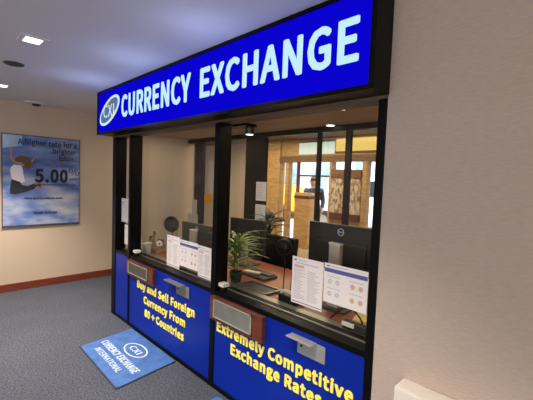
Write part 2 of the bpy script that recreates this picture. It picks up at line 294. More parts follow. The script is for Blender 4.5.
# ------------------------------------------------------------------ room shell
WX = -1.555; CZ = 2.512
struct('floor', B(WX - 0.1, 7.5, -6, 2.0, -0.1, 0), M['carpet'])
bm = bmesh.new()
box(bm, WX - 0.1, 7.5, -6, 0.0, CZ, CZ + 0.1); box(bm, WX - 0.1, -0.07, 0.0, 0.45, CZ, CZ + 0.1)
struct('ceiling', bm, M['ceil'])
# lower booth ceiling with its drop edge
bm = bmesh.new()
box(bm, -0.05, 3.4, 0.12, 2.1, 2.30, 2.61); box(bm, WX - 0.1, -0.05, 0.45, 2.1, 2.30, 2.61)
struct('ceiling.001', bm, M['inceil'])
struct('wall_left', B(WX - 0.15, WX, -6, 2.1, 0, CZ + .1), M['wallb'])
struct('baseboard_left', B(WX, WX + 0.015, -6, 2.0, 0, 0.102, bev=0.004), M['base'])
bm = bmesh.new(); box(bm, 3.281, 7.5, 0, 0.12, 0, CZ + .1)
struct('wall_right', bm, M['wallp'])
struct('wall_inner', B(3.283, 3.40, 0.12, 2.1, 0, 2.30), M['wallb'])

# ------------------------------------------------------------------ booth
bo = thing('exchange_booth', 'currency exchange counter booth with black frame, glass windows and blue lower panels', 'booth', (1.64, 0, 0))
for (a, b, d) in ((0.0, 0.1, 0.115), (0.428, 0.47, 0.125), (1.921, 1.978, 0.112), (3.235, 3.281, 0.12)):
    obj('post', B(a, b, -0.004, d, 0, 2.045, bev=0.004), M['black'], bo)
for i, (a, b) in enumerate(((0.1, 0.428), (0.472, 1.921), (1.978, 3.235))):
    p = obj('counter_panel', B(a, b, 0.003, 0.03, 0.035, 0.733), M['blue'], bo)
    if i == 1: pa = p
    if i == 2: pb = p
    obj('kick_rail', B(a, b, -0.002, 0.03, 0, 0.035, bev=0.003), M['black'], bo)
    bm = bmesh.new()
    prism_xz(bm, [(0, 0)] * 0 or [(a, 0.733), (b, 0.733), (b, 0.764), (a, 0.764)], 0.0, 0.16)
    obj('sill', bm, M['black'], bo)
    obj('sill_strip', B(a + .01, b - .01, 0.085, 0.095, 0.764, 0.771), M['metal'], bo)
    y = 0.058 if i == 0 else 0.1
    g = obj('window_pane', B(a, b, y - 0.003, y + 0.003, 0.764, 2.03), M['glass'], bo)
obj('header', B(0.0, 3.281, 0.0, 0.12, 2.045, 2.512), M['soffit'], bo)
obj('soffit', B(0.0, 3.281, -0.01, 0.115, 2.03, 2.046), M['soffit'], bo)
# side of the booth (facing the lobby wall)
obj('side_panel', B(0.0, 0.04, 0.13, 2.0, 0, 0.74), M['black'], bo)
obj('side_pane', B(0.017, 0.023, 0.13, 2.0, 0.74, 2.30), M['glassb'], bo)
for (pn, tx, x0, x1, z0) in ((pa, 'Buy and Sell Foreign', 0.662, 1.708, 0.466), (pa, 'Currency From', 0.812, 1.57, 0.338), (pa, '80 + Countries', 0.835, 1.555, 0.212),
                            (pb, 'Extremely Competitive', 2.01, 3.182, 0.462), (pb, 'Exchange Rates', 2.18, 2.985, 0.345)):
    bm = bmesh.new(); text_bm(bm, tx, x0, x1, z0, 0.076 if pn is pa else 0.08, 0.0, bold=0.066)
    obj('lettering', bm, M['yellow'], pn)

# ------------------------------------------------------------------ sign
sg = thing('illuminated_sign', 'long lit blue sign reading CURRENCY EXCHANGE above the booth windows', 'sign', (1.61, -0.08, 2.045))
bm = bmesh.new(); SX0, SX1, SY = -0.067, 3.286, -0.157
box(bm, SX0, SX1, SY + 0.02, -0.001, 2.047, 2.512)
for a in ((SX0, SX1, SY, SY + 0.02, 2.045, 2.068), (SX0, SX1, SY, SY + 0.02, 2.49, 2.512), (SX0, SX0 + 0.03, SY, SY + 0.02, 2.068, 2.49), (SX1 - 0.027, SX1, SY, SY + 0.02, 2.068, 2.49)): box(bm, *a)
obj('sign_case', bm, M['black'], sg)
sf = obj('sign_face', B(SX0 + 0.03, SX1 - 0.027, SY + 0.008, SY + 0.02, 2.068, 2.49), M['signblue'], sg)
bm = bmesh.new()
text_bm(bm, 'CURRENCY', 0.575, 1.800, 2.180, 0.212, SY + 0.006, bold=0.048)
obj('lettering', bm, M['signwhite'], sg); bm = bmesh.new()
text_bm(bm, 'EXCHANGE', 1.925, 3.200, 2.184, 0.208, SY + 0.006, bold=0.048)
obj('lettering', bm, M['signwhite'], sg)
bm = bmesh.new(); ellipse(bm, 0.265, 2.280, 0.272, 0.116, 0.37, SY + 0.0045, SY + 0.008)
lg = obj('logo_oval', bm, M['signwhite'], sg)
bm = bmesh.new(); ellipse(bm, 0.265, 2.280, 0.235, 0.090, 0.37, SY + 0.003, SY + 0.0045)
obj('oval_fill', bm, M['signgrey'], lg)
bm = bmesh.new(); ellipse(bm, 0.268, 2.280, 0.258, 0.106, 0.37, SY + 0.002, SY + 0.003, inner=(0.226, 0.084))
bm2 = bmesh.new()
bmesh.ops.delete(bm, geom=[v for v in bm.verts if (v.co.x < 0.30) == (v.co.z < 2.28)], context='VERTS')
obj('yellow_arc', bm, M['signyel'], lg)
bm = bmesh.new(); text_bm(bm, 'CXI', 0.12, 0.40, 2.215, 0.125, SY + 0.001, bold=0.0, depth=0.002)
obj('logo_letters', bm, M['signwhite'], lg)

# ------------------------------------------------------------------ slot boards and deposit brackets
for (x0, x1, z0, z1, lab, mm) in ((0.478, 1.05, 0.574, 0.728, 'dark wood money slot board with dull grey plate on the left blue panel', 'plated'),
                              (1.962, 2.525, 0.556, 0.730, 'wood money slot board with pale rimmed grey plate on the right blue panel', 'plate')):
    t = thing('slot_board', lab, 'slot board', ((x0 + x1) / 2, 0, z0), 'slot boards')
    obj('board', B(x0, x1, -0.035, 0.002, z0, z1, bev=0.003), M['wood'], t)
    px0, px1 = x0 + 0.05, x1 - 0.095; pz0, pz1 = z0 + 0.025, z1 - 0.012
    bm = bmesh.new()
    for a in ((px0, px1, -0.044, -0.036, pz1 - 0.008, pz1), (px0, px1, -0.044, -0.036, pz0, pz0 + 0.008), (px0, px0 + 0.01, -0.044, -0.036, pz0, pz1), (px1 - 0.01, px1, -0.044, -0.036, pz0, pz1)): box(bm, *a)
    obj('plate_rim', bm, M['rim'], t)
    obj('plate', B(px0, px1, -0.040, -0.035, pz0, pz1), M[mm], t)
for (x0, x1, z0, lab) in ((1.34, 1.625, 0.60, 'thin steel deposit shelf bracket on the blue panel under the left window notices'),
                      (2.80, 2.998, 0.60, 'steel deposit shelf bracket with one screw under the right window notices')):
    t = thing('deposit_bracket', lab, 'bracket', ((x0 + x1) / 2, 0, z0), 'steel brackets')
    w = x1 - x0
    obj('shelf_plate', B(x0 - 0.05, x1 - 0.06, -0.06, 0.0, 0.696, 0.702, bev=0.001), M['rim'] if x0 > 2 else M['plate'], t)
    b = obj('back_plate', B(x1 - (0.2 if w > .25 else w), x1, -0.006, 0.002, z0, 0.697, bev=0.001), M['steel'] if x0 > 2 else M['plate'], t)
    bm = bmesh.new(); lathe(bm, [(0.009, 0), (0.007, 0.005)], 12, (x1 - (0.2 if w > .25 else w) + 0.03, -0.006, 0.65), (PI / 2, 0, 0))
    obj('screw', bm, M['grey'], b)

# ------------------------------------------------------------------ notices on the glass
def notice(x0, x1, z0, z1, y, lab, style):
    t = thing('paper_notice', lab, 'notice', ((x0 + x1) / 2, y, z0), 'paper notices')
    obj('sheet', B(x0, x1, y - 0.0006, y + 0.0006, z0, z1), M['paper'], t)
    w, h = x1 - x0, z1 - z0; rnd = random.Random(int(x0 * 1000)); yf, yb = y - 0.0016, y - 0.0007
    bm = bmesh.new(); bp = bmesh.new(); bb = bmesh.new()
    box(bb, x0 + .06 * w, x0 + .14 * w, yf, yb, z1 - .08 * h, z1 - .05 * h)     # small logo mark
    if style == 'list':
        box(bm, x0 + .18 * w, x0 + .5 * w, yf, yb, z1 - .07 * h, z1 - .055 * h)
        box(bm, x0 + .12 * w, x0 + .85 * w, yf, yb, z1 - .135 * h, z1 - .115 * h)
        box(bp, x0 + .08 * w, x0 + .4 * w, yf, yb, z1 - .22 * h, z1 - .17 * h)
        z = z1 - .26 * h
        while z > z0 + .1 * h:
            a = x0 + .07 * w
            for _ in range(2):
                l = rnd.uniform(.22, .4) * w; box(bm, a, a + l, yf, yb, z - .008 * h, z + .004 * h); a = x0 + .52 * w
            z -= .034 * h
        box(bb, x0 + .02 * w, x1 - .02 * w, yf, yb, z0 + .035 * h, z0 + .05 * h)
    else:
        box(bb, x0 + .01 * w, x1 - .01 * w, yf, yb, z1 - .22 * h, z1 - .12 * h)
        box(bm, x0 + .18 * w, x0 + .55 * w, yf, yb, z1 - .07 * h, z1 - .05 * h)
        for a in (.08, .60):
            for zz in (.32, .62): box(bm, x0 + a * w, x0 + (a + .32) * w, yf, yb, z1 - zz * h - .008 * h, z1 - zz * h + .008 * h)
        for k, (a, zz) in enumerate(((.15, .45), (.33, .45), (.15, .76), (.33, .76))): ellipse(bm, x0 + a * w, z1 - zz * h, .045 * w, .06 * h, 0, yf, yb, 14, inner=(.02 * w, .03 * h))
        for k, (a, zz) in enumerate(((.68, .45), (.86, .45), (.68, .78), (.86, .78))): ellipse(bp, x0 + a * w, z1 - zz * h, .05 * w, .065 * h, 0, yf, yb, 14)
    obj('printed_lines', bm, M['ink'], t)
    obj('colour_print', bp, M['inkor'] if style == 'table' else M['inkred'], t)
    obj('blue_print', bb, M['inkblue'], t)
    return t
YN = 0.0955
notice(2.650, 2.890, 0.845, 1.143, YN, 'upright printed notice of small text, left of the pair in the right window', 'list')
notice(2.897, 3.180, 0.917, 1.148, YN, 'landscape notice with violet band and round pictures beside the right black post', 'table')
notice(1.075, 1.303, 0.772, 1.062, YN, 'upright pale notice, leftmost of the three in the left window', 'list')
notice(1.307, 1.596, 0.812, 1.050, YN, 'landscape banded notice in the middle of three in the left window', 'table')
notice(1.600, 1.785, 0.776, 1.043, YN, 'narrow upright notice beside the middle black post', 'list')
notice(0.125, 0.32, 1.085, 1.350, 0.053, 'small framed notice on the narrow leftmost window', 'list')
notice(0.215, 0.318, 0.84, 1.06, 0.053, 'narrow slip hanging below the notice on the narrow leftmost window', 'list')

# white buttons at the left foot of each window
for (x, lab) in ((0.535, 'white call bell on the sill at left end of the left window'), (2.015, 'white call bell on the sill right of the middle post')):
    t = thing('call_bell', lab, 'bell', (x, 0.05, 0.764), 'white call bells')
    bm = bmesh.new(); lathe(bm, [(0.028, 0), (0.028, 0.02), (0.024, 0.031)], 24, (x, 0.05, 0.764)); obj('bell_base', bm, M['blackm'], t, smooth=False)
    obj('bell_cap', B(x - 0.032, x + 0.032, 0.02, 0.08, 0.795, 0.824, bev=0.008), M['white'], t)

# ------------------------------------------------------------------ desk inside
t = thing('teller_desk', 'long red wood teller desk behind the booth windows', 'desk', (1.7, 0.6, 0))
obj('desk_top', B(0.1, 3.25, 0.165, 1.0, 0.715, 0.745, bev=0.004), M['desk'], t)
for x in (0.12, 1.72, 3.2): obj('leg', B(x, x + 0.04, 0.2, 0.95, 0, 0.715), M['grey'], t)
obj('ledge', B(0.1, 3.25, 0.165, 0.235, 0.745, 0.758, bev=0.003), M['metal'], t)

DZ = 0.745
def monitor(x, y, w, h, ztop, lab, rz=0, mm='grey', neck=True, zneck=None):
    t = thing('computer_monitor', lab, 'monitor', (x, y, DZ), 'computer monitors')
    R = (0, 0, rz); ab = (x, y, DZ)
    bm = bmesh.new(); box(bm, x - w / 2, x + w / 2, y - 0.018, y + 0.02, ztop - h, ztop, bev=0.006, rot=R, about=ab)
    box(bm, x - w / 2 + 0.05, x + w / 2 - 0.05, y - 0.035, y - 0.016, ztop - h + 0.03, ztop - 0.03 - h * 0.25, bev=0.01, rot=R, about=ab)
    obj('housing', bm, M[mm], t)
    obj('screen', B(x - w / 2 + 0.012, x + w / 2 - 0.012, y + 0.0195, y + 0.022, ztop - h + 0.012, ztop - 0.012, rot=R, about=ab), M['blackm'], t)
    zn = zneck or ztop - 0.1
    bm = bmesh.new(); box(bm, x - 0.045, x + 0.045, y - 0.075, y - 0.03, DZ + 0.01, zn, bev=0.008, rot=R, about=ab)
    obj('stand_neck', bm, M['beigep'], t)
    if neck: obj('neck_lit_top', B(x - 0.047, x + 0.047, y - 0.078, y - 0.028, zn, zn + 0.012, bev=.003), M['white'], t)  # pale slab painting the light that falls on the neck top
    bm = bmesh.new(); box(bm, x - 0.12, x + 0.12, y - 0.11, y + 0.09, DZ, DZ + 0.012, bev=0.004, rot=R, about=ab)
    obj('stand_foot', bm, M['greyl'], t)
    if neck:
        bm = bmesh.new(); ellipse(bm, x + 0.01, ztop - 0.05, 0.026, 0.026, 0, y - 0.0205, y - 0.018, 28, inner=(0.021, 0.021))
        text_bm(bm, 'DELL', x - 0.008, x + 0.028, ztop - 0.056, 0.012, y - 0.019, bold=0.03, depth=0.002)
        obj('badge', bm, M['silver'], t)
    return t
monitor(2.74, 0.5, 0.53, 0.33, 1.325, 'dark monitor seen from behind with round badge and pale neck in the right window', zneck=1.19)
monitor(0.99, 0.5, 0.56, 0.33, 1.128, 'dark monitor seen from behind above the notices in the left window', mm='greyl', zneck=1.06)
monitor(1.44, 0.80, 0.46, 0.34, 1.21, 'dark monitor without badge behind the striped plant', rz=0.12, neck=False, zneck=1.0, mm='grey')

def speaker(x, y, z, r, lab, tilt):
    t = thing('desk_speaker', lab, 'speaker', (x, y, DZ), 'round black desk speakers')
    bm = bmesh.new(); lathe(bm, [(r * .55, -0.035), (r * .9, -0.028), (r, -0.01), (r, 0.012), (r * .93, 0.024), (r * .5, 0.034), (0.004, 0.036)], 28, (x, y, z), (PI / 2, 0, tilt))
    obj('speaker_head', bm, M['blackm'], t, smooth=True)
    bm = bmesh.new(); lathe(bm, [(r * 1.03, -0.012), (r * 1.03, -0.002)], 28, (x, y, z), (PI / 2, 0, tilt)); obj('rim', bm, M['grey'], t)
    bm = bmesh.new(); tube(bm, [(x, y + 0.01, z - r * .9), (x + .004, y + 0.015, z - r - 0.05), (x, y + 0.01, DZ + 0.01)], 0.005); obj('stem', bm, M['blackm'], t)
    bm = bmesh.new(); lathe(bm, [(0.05, 0), (0.048, 0.008), (0.02, 0.014)], 24, (x, y, DZ)); obj('foot', bm, M['blackm'], t)
    bm = bmesh.new(); tube(bm, [(x + .02, y + .03, z + r * .5), (x + .07, y + .03, z), (x + .08, y + .02, z - r - .06), (x + .1, y - .02, DZ + .05), (x + .14, y - .05, DZ + .004)], 0.003); obj('cord', bm, M['blackm'], t)
speaker(0.76, 0.32, 1.108, 0.083, 'round black desk speaker left of the left window notices', 0.5)
speaker(2.30, 0.40, 1.108, 0.064, 'round black desk speaker left of the right window notices', 0.25)

# money tray and terminal
t = thing('coin_tray', 'flat grey metal coin tray on the desk behind the right window', 'tray', (2.05, 0.33, DZ))
T = (0, 0, -0.05)
obj('tray_base', B(1.93, 2.28, 0.245, 0.41, DZ, DZ + 0.006), M['greyl'], t)
bm = bmesh.new()
for a in ((1.93, 2.28, 0.24, 0.255), (1.93, 2.28, 0.405, 0.42), (1.93, 1.95, 0.24, 0.42), (2.26, 2.28, 0.24, 0.42)): box(bm, *a, DZ, DZ + 0.018, bev=0.003)
obj('tray_rim', bm, M['metal'], t)
t = thing('desk_terminal', 'low dark keypad terminal with cream cards on the wooden desk', 'terminal', (1.85, 0.6, DZ))
bm = bmesh.new(); box(bm, 1.70, 2.0, 0.50, 0.67, DZ, DZ + 0.022, bev=0.005); box(bm, 1.72, 1.98, 0.58, 0.66, DZ + 0.02, DZ + 0.034, bev=0.004)
obj('terminal_case', bm, M['greyl'], t)
bm = bmesh.new()
for i in range(3): box(bm, 1.71 + i * 0.055, 1.78 + i * 0.055, 0.52, 0.575, DZ + 0.022 + i * .004, DZ + 0.038 + i * .004, bev=0.004, rot=(0, 0, .2 * i))
obj('cards', bm, M['cream'], t)

# plants
def plant(x, y, z0, h, lab, lm, n, potr, poth, leafw, spread, seed, base=True):
    t = thing('potted_plant', lab, 'plant', (x, y, z0))
    bm = bmesh.new(); lathe(bm, [(potr * .7, 0), (potr * .95, poth * .7), (potr, poth), (potr * .88, poth), (potr * .85, poth - 0.012)], 24, (x, y, z0)); obj('pot', bm, M['pot'], t, smooth=True)
    bm = bmesh.new(); lathe(bm, [(potr * .85, 0), (potr * .8, 0.006)], 20, (x, y, z0 + poth - 0.014)); obj('soil', bm, M['soil'], t)
    rnd = random.Random(seed); bm = bmesh.new(); bs = bmesh.new()
    for s in range(3):
        a = s * 2.1; tube(bs, [(x + .01 * math.cos(a), y + .01 * math.sin(a), z0 + poth - .02), (x + .02 * math.cos(a), y + .02 * math.sin(a), z0 + poth + h * (.35 + .15 * s))], 0.006, 6)
    obj('stem', bs, M['leafd'], t)
    for k in range(n):
        a = rnd.uniform(0, 2 * PI); L = rnd.uniform(.45, 1) * h * .75; zb = z0 + poth + rnd.uniform(0.0, .55) * h; el = rnd.uniform(0.5, 1.35)
        d = Vector((math.cos(a), math.sin(a), 0)); sd = Vector((-math.sin(a), math.cos(a), 0)); prev = None
        for i in range(7):
            u = i / 6; p = Vector((x, y, zb)) + d * (L * spread * u) * math.cos(el * (1 - u * .6)) + Vector((0, 0, 1)) * (L * math.sin(el) * (u - .75 * u * u * (1.4 - el * .5)))
            p.y = max(p.y, .135)
            w = leafw * math.sin(PI * min(.97, .12 + u * .88)) + .001
            c = (bm.verts.new(p - sd * w), bm.verts.new(p - Vector((0, 0, w * .5))), bm.verts.new(p + sd * w))
            if prev:
                bm.faces.new((prev[0], c[0], c[1], prev[1])); bm.faces.new((prev[1], c[1], c[2], prev[2]))
            prev = c
    obj('leaves', bm, M[lm], t)
plant(1.85, 0.31, DZ, 0.46, 'leafy green and cream striped plant in a dark pot right of the middle post', 'leaf', 95, 0.058, 0.09, 0.011, 0.95, 3)
# stand carrying the second plant
t = thing('filing_cabinet', 'low dark filing cabinet behind the desk under the dark plant', 'cabinet', (1.08, 1.52, 0))
obj('cabinet_body', B(0.86, 1.30, 1.34, 1.70, 0, 0.70, bev=0.006), M['grey'], t)
for z in (0.04, 0.37):
    d = obj('drawer', B(0.88, 1.28, 1.328, 1.339, z, z + 0.3, bev=0.003), M['greyl'], t); obj('handle', B(1.03, 1.13, 1.315, 1.327, z + .22, z + .235), M['metal'], d)
plant(1.07, 1.50, 0.70, 0.52, 'dark leafy plant standing in front of the bronze pillar', 'leafd', 46, 0.08, 0.15, 0.014, 1.0, 9)

# office chair
cx, cy = 1.50, 0.99
t = thing('office_chair', 'black swivel office chair behind the teller desk', 'chair', (cx, cy, 0))
obj('seat', B(cx - .25, cx + .25, cy - .24, cy + .24, .44, .52, bev=.03), M['blackm'], t, smooth=True)
bm = bmesh.new(); box(bm, cx - .24, cx + .24, cy + .2, cy + .27, .58, 1.01, bev=.03, rot=(-.1, 0, 0)); obj('backrest', bm, M['blackm'], t, smooth=True)
bm = bmesh.new(); tube(bm, [(cx, cy, .06), (cx, cy, .45)], .028); tube(bm, [(cx, cy + .1, .46), (cx, cy + .27, .5), (cx, cy + .27, .7)], .02); obj('column', bm, M['grey'], t)
for k in range(5):
    a = k * 2 * PI / 5; bm = bmesh.new(); tube(bm, [(cx, cy, .1), (cx + .28 * math.cos(a), cy + .28 * math.sin(a), .06)], [.022, .015]); l = obj('leg', bm, M['blackm'], t)
    bm = bmesh.new(); lathe(bm, [(.028, -.012), (.028, .012)], 14, (cx + .28 * math.cos(a), cy + .28 * math.sin(a), .03), (PI / 2, 0, a)); obj('caster', bm, M['blackm'], l)
for s in (-1, 1): obj('armrest', B(cx + s * .28 - .025, cx + s * .28 + .025, cy - .15, cy + .15, .66, .69, bev=.01), M['blackm'], t)

# clutter behind the left window
t = thing('paper_cup', 'white paper cup on the desk at the left of the left window', 'cup', (0.475, 0.20, 0.758))
bm = bmesh.new(); lathe(bm, [(.032, 0), (.044, .115), (.047, .117), (.043, .119), (.032, .01)], 24, (0.475, 0.20, 0.758)); obj('cup_wall', bm, M['white'], t, smooth=True)
t = thing('sanitizer_bottle', 'pale pump bottle standing beside the paper cup', 'bottle', (0.31, 0.20, 0.758))
bm = bmesh.new(); lathe(bm, [(.028, 0), (.03, .01), (.03, .085), (.012, .105), (.012, .115)], 20, (0.31, 0.20, 0.758)); obj('bottle_body', bm, M['beigep'], t, smooth=True)
bm = bmesh.new(); tube(bm, [(0.31, 0.20, .872), (0.31, 0.20, .905), (0.335, 0.195, .907)], .005); lathe(bm, [(.014, 0), (.014, .014)], 14, (0.31, 0.20, .868)); obj('pump', bm, M['white'], t)
t = thing('cardboard_box', 'closed brown cardboard box behind the paper cup', 'box', (0.32, 0.38, DZ))
bm = bmesh.new()
box(bm, .14, .50, .30, .46, DZ, DZ + .075, bev=.003); box(bm, .135, .505, .296, .464, DZ + .055, DZ + .08, bev=.003); obj('box_walls', bm, M['card'], t)
t = thing('toy_deer', 'small brown toy deer standing on the brown box', 'toy', (0.21, 0.38, 0.826))
# continuous skinned animal
dx, dy, dz = 0.21, 0.38, 0.827
P = [(dx, dy, dz + .055), (dx + .04, dy, dz + .055), (dx - .03, dy, dz + .05), (dx + .06, dy, dz + .09), (dx + .065, dy, dz + .115), (dx + .09, dy, dz + .108),
     (dx + .04, dy - .014, dz + .004), (dx + .04, dy + .014, dz + .004), (dx - .03, dy - .014, dz + .004), (dx - .03, dy + .014, dz + .004), (dx + .058, dy - .012, dz + .14), (dx + .058, dy + .012, dz + .14), (dx - .052, dy, dz + .062)]
EDG = [(0, 1), (0, 2), (1, 3), (3, 4), (4, 5), (1, 6), (1, 7), (2, 8), (2, 9), (4, 10), (4, 11), (2, 12)]
RAD = [.022, .018, .018, .011, .014, .007, .006, .006, .006, .006, .003, .003, .004]

def skinned(name, pts, edges, rads, m, parent, root=0, sub=1):
    o0 = Vector(parent['_w']); bm = bmesh.new(); L = bm.verts.layers.skin.verify()
    vs = []
    for i, p in enumerate(pts):
        v = bm.verts.new(Vector(p) - o0); r = rads[i]; v[L].radius = (r, r) if not isinstance(r, tuple) else r
        v[L].use_root = (i == root); vs.append(v)
    for a, b in edges: bm.edges.new((vs[a], vs[b]))
    me = bpy.data.meshes.new(name); bm.to_mesh(me); bm.free(); me.materials.append(m)
    o = bpy.data.objects.new(name, me); COL.objects.link(o)
    sk = o.modifiers.new('Skin', 'SKIN'); sk.use_smooth_shade = True
    s = o.modifiers.new('Sub', 'SUBSURF'); s.levels = sub; s.render_levels = sub
    dg = bpy.context.evaluated_depsgraph_get(); dg.update()
    me2 = bpy.data.meshes.new_from_object(o.evaluated_get(dg)); o.modifiers.clear(); o.data = me2
    if not me2.materials: me2.materials.append(m)
    for p in me2.polygons: p.use_smooth = True
    o.parent = parent; o['_w'] = tuple(o0)
    return o
skinned('toy_body', P, EDG, RAD, M['fur'], t)
t = thing('paper_roll', 'cream receipt paper roll lying on the brown box', 'roll', (0.42, 0.38, 0.826))
bm = bmesh.new(); lathe(bm, [(.034, -.055), (.034, .055)], 28, (0.42, 0.38, 0.862), (PI / 2 - .2, 0, .9)); obj('roll_paper', bm, M['greyl'], t, smooth=False)
bm = bmesh.new(); lathe(bm, [(.036, .0), (.036, .004)], 28, (0.42 + .0435, 0.38 - .035, 0.848 + .002), (PI / 2 - .2, 0, .9)); r_ = obj('roll_end', bm, M['cream'], t)
bm = bmesh.new(); lathe(bm, [(.010, .0), (.010, .003)], 16, (0.42 + .0475, 0.38 - .0375, 0.847 + .002), (PI / 2 - .2, 0, .9)); obj('core', bm, M['grey'], r_)
tag(obj('envelope', B(.98, 1.16, .30, .42, DZ, DZ + .004, rot=(0, 0, .2)), M['cream'], None), 'cream envelope lying flat on the desk behind the left window', 'envelope')

# right end clutter behind the notices
tag(obj('note_pad', B(2.98, 3.15, .28, .42, DZ, DZ + .05, rot=(0, 0, .3), bev=.004), M['yelpap'], None), 'yellow note pad on the desk under the landscape notice at right', 'note pad')
t = thing('card_reader', 'small card reader with white front at the right end of the desk', 'card reader', (3.08, .21, .758))
obj('reader_body', B(2.98, 3.2, .185, .23, .758, .80, bev=.005), M['grey'], t)
obj('reader_front', B(2.98, 3.06, .178, .186, .775, .80, bev=.002), M['white'], t)
bm = bmesh.new(); tube(bm, [(2.86, .24, .765), (2.93, .25, .84), (3.0, .26, .86), (3.06, .25, .82), (3.1, .24, .765)], .005); tag(obj('power_cable', bm, M['blackm'], None), 'looped black cable beside the yellow note pad', 'cable')
t = thing('desk_phone', 'black desk phone with pale knob behind the upright notice', 'phone', (2.42, .27, .758))
bm = bmesh.new(); box(bm, 2.40, 2.56, .245, .36, DZ, .80, bev=.01); obj('phone_base', bm, M['blackm'], t)
bm = bmesh.new(); tube(bm, [(2.41, .27, .81), (2.44, .27, .826), (2.52, .27, .826), (2.55, .27, .81)], .014); obj('handset', bm, M['cream'], t)

# ceiling fittings
def downlight(x, y, z, lab, round_=False, grp='recessed ceiling lights', power=20, col=(1, .86, .7), size=.72):
    t = thing('ceiling_light', lab, 'light', (x, y, z), grp)
    bm = bmesh.new()
    if round_:
        lathe(bm, [(.065, 0), (.06, -.008)], 24, (x, y, z)); obj('trim_ring', bm, M['white'], t)
        bm = bmesh.new(); lathe(bm, [(.045, 0), (.045, -.004)], 24, (x, y, z - .008)); obj('lens', bm, M['lamp'], t)
    else:
        for a in ((-.09, .09, -.08, -.05), (-.09, .09, .05, .08), (-.09, -.06, -.05, .05), (.06, .09, -.05, .05)): box(bm, x + a[0], x + a[1], y + a[2], y + a[3], z - .008, z)
        obj('trim_ring', bm, M['ceil'], t)
        obj('lens', B(x - .06, x + .06, y - .05, y + .05, z - .005, z), M['lamp'], t)
    ld = bpy.data.lights.new('spot', 'SPOT'); ld.energy = power; ld.color = col; ld.spot_size = math.radians(135) * size; ld.spot_blend = .9; ld.shadow_soft_size = .08
    lo = bpy.data.objects.new('spot', ld); COL.objects.link(lo); lo.location = (0, 0, -.03); lo.parent = t
    return t
RP = 320
downlight(1.20, -1.02, CZ, 'bright square recessed ceiling light nearest the blue sign', power=RP)
downlight(-.60, -.94, CZ, 'bright recessed ceiling light at the left edge near the poster wall', power=RP * 1.3)
downlight(3.0, -1.1, CZ, 'recessed ceiling light overhead beside the right wall', power=RP * .8)
downlight(4.8, -1.3, CZ, 'recessed ceiling light above the right wall end', power=RP)
t = thing('ceiling_speaker', 'round flat grey ceiling speaker between the two lights', 'speaker', (.435, -1.0, CZ))
bm = bmesh.new(); lathe(bm, [(.075, 0), (.07, -.008)], 28, (.435, -1.0, CZ)); obj('speaker_rim', bm, M['greyl'], t)
bm = bmesh.new(); lathe(bm, [(.06, 0), (.055, -.003)], 28, (.435, -1.0, CZ - .008)); obj('grille', bm, M['grey'], t)
t = thing('smoke_detector', 'white smoke detector on the ceiling near the poster wall', 'detector', (-1.37, -.46, CZ))
bm = bmesh.new(); lathe(bm, [(.13, 0), (.125, -.012), (.08, -.02)], 28, (-1.37, -.46, CZ)); obj('detector_base', bm, M['ceil'], t)
bm = bmesh.new(); lathe(bm, [(.05, 0), (.048, -.018), (.03, -.025)], 24, (-1.37, -.46, CZ - .02)); obj('sensor', bm, M['grey'], t)

downlight(1.63, 1.90, 2.30, 'small round downlight near the rear glass of the booth', True, 'booth ceiling lights', 9, (1, .8, .55))
t = thing('ceiling_spotlight', 'black ceiling mounted spotlight with lit face behind the glass', 'spotlight', (.62, 1.35, 2.30))
obj('mount_plate', B(.40, .86, 1.24, 1.42, 2.27, 2.30, bev=.005), M['blackm'], t)
bm = bmesh.new(); lathe(bm, [(.055, 0), (.055, -.09), (.05, -.095)], 24, (.80, 1.36, 2.27)); obj('lamp_can', bm, M['blackm'], t)
bm = bmesh.new(); lathe(bm, [(.048, 0), (.045, -.004)], 24, (.80, 1.36, 2.175)); obj('lens', bm, M['lamp'], t)
t = thing('sprinkler_head', 'small ceiling sprinkler cap inside the booth', 'sprinkler', (2.3, 1.13, 2.30))
bm = bmesh.new(); lathe(bm, [(.03, 0), (.028, -.008)], 20, (2.3, 1.13, 2.30)); obj('sprinkler_plate', bm, M['greyl'], t)
bm = bmesh.new(); lathe(bm, [(.01, 0), (.01, -.02), (.018, -.022), (.018, -.025)], 14, (2.3, 1.13, 2.292)); obj('nozzle', bm, M['metal'], t)

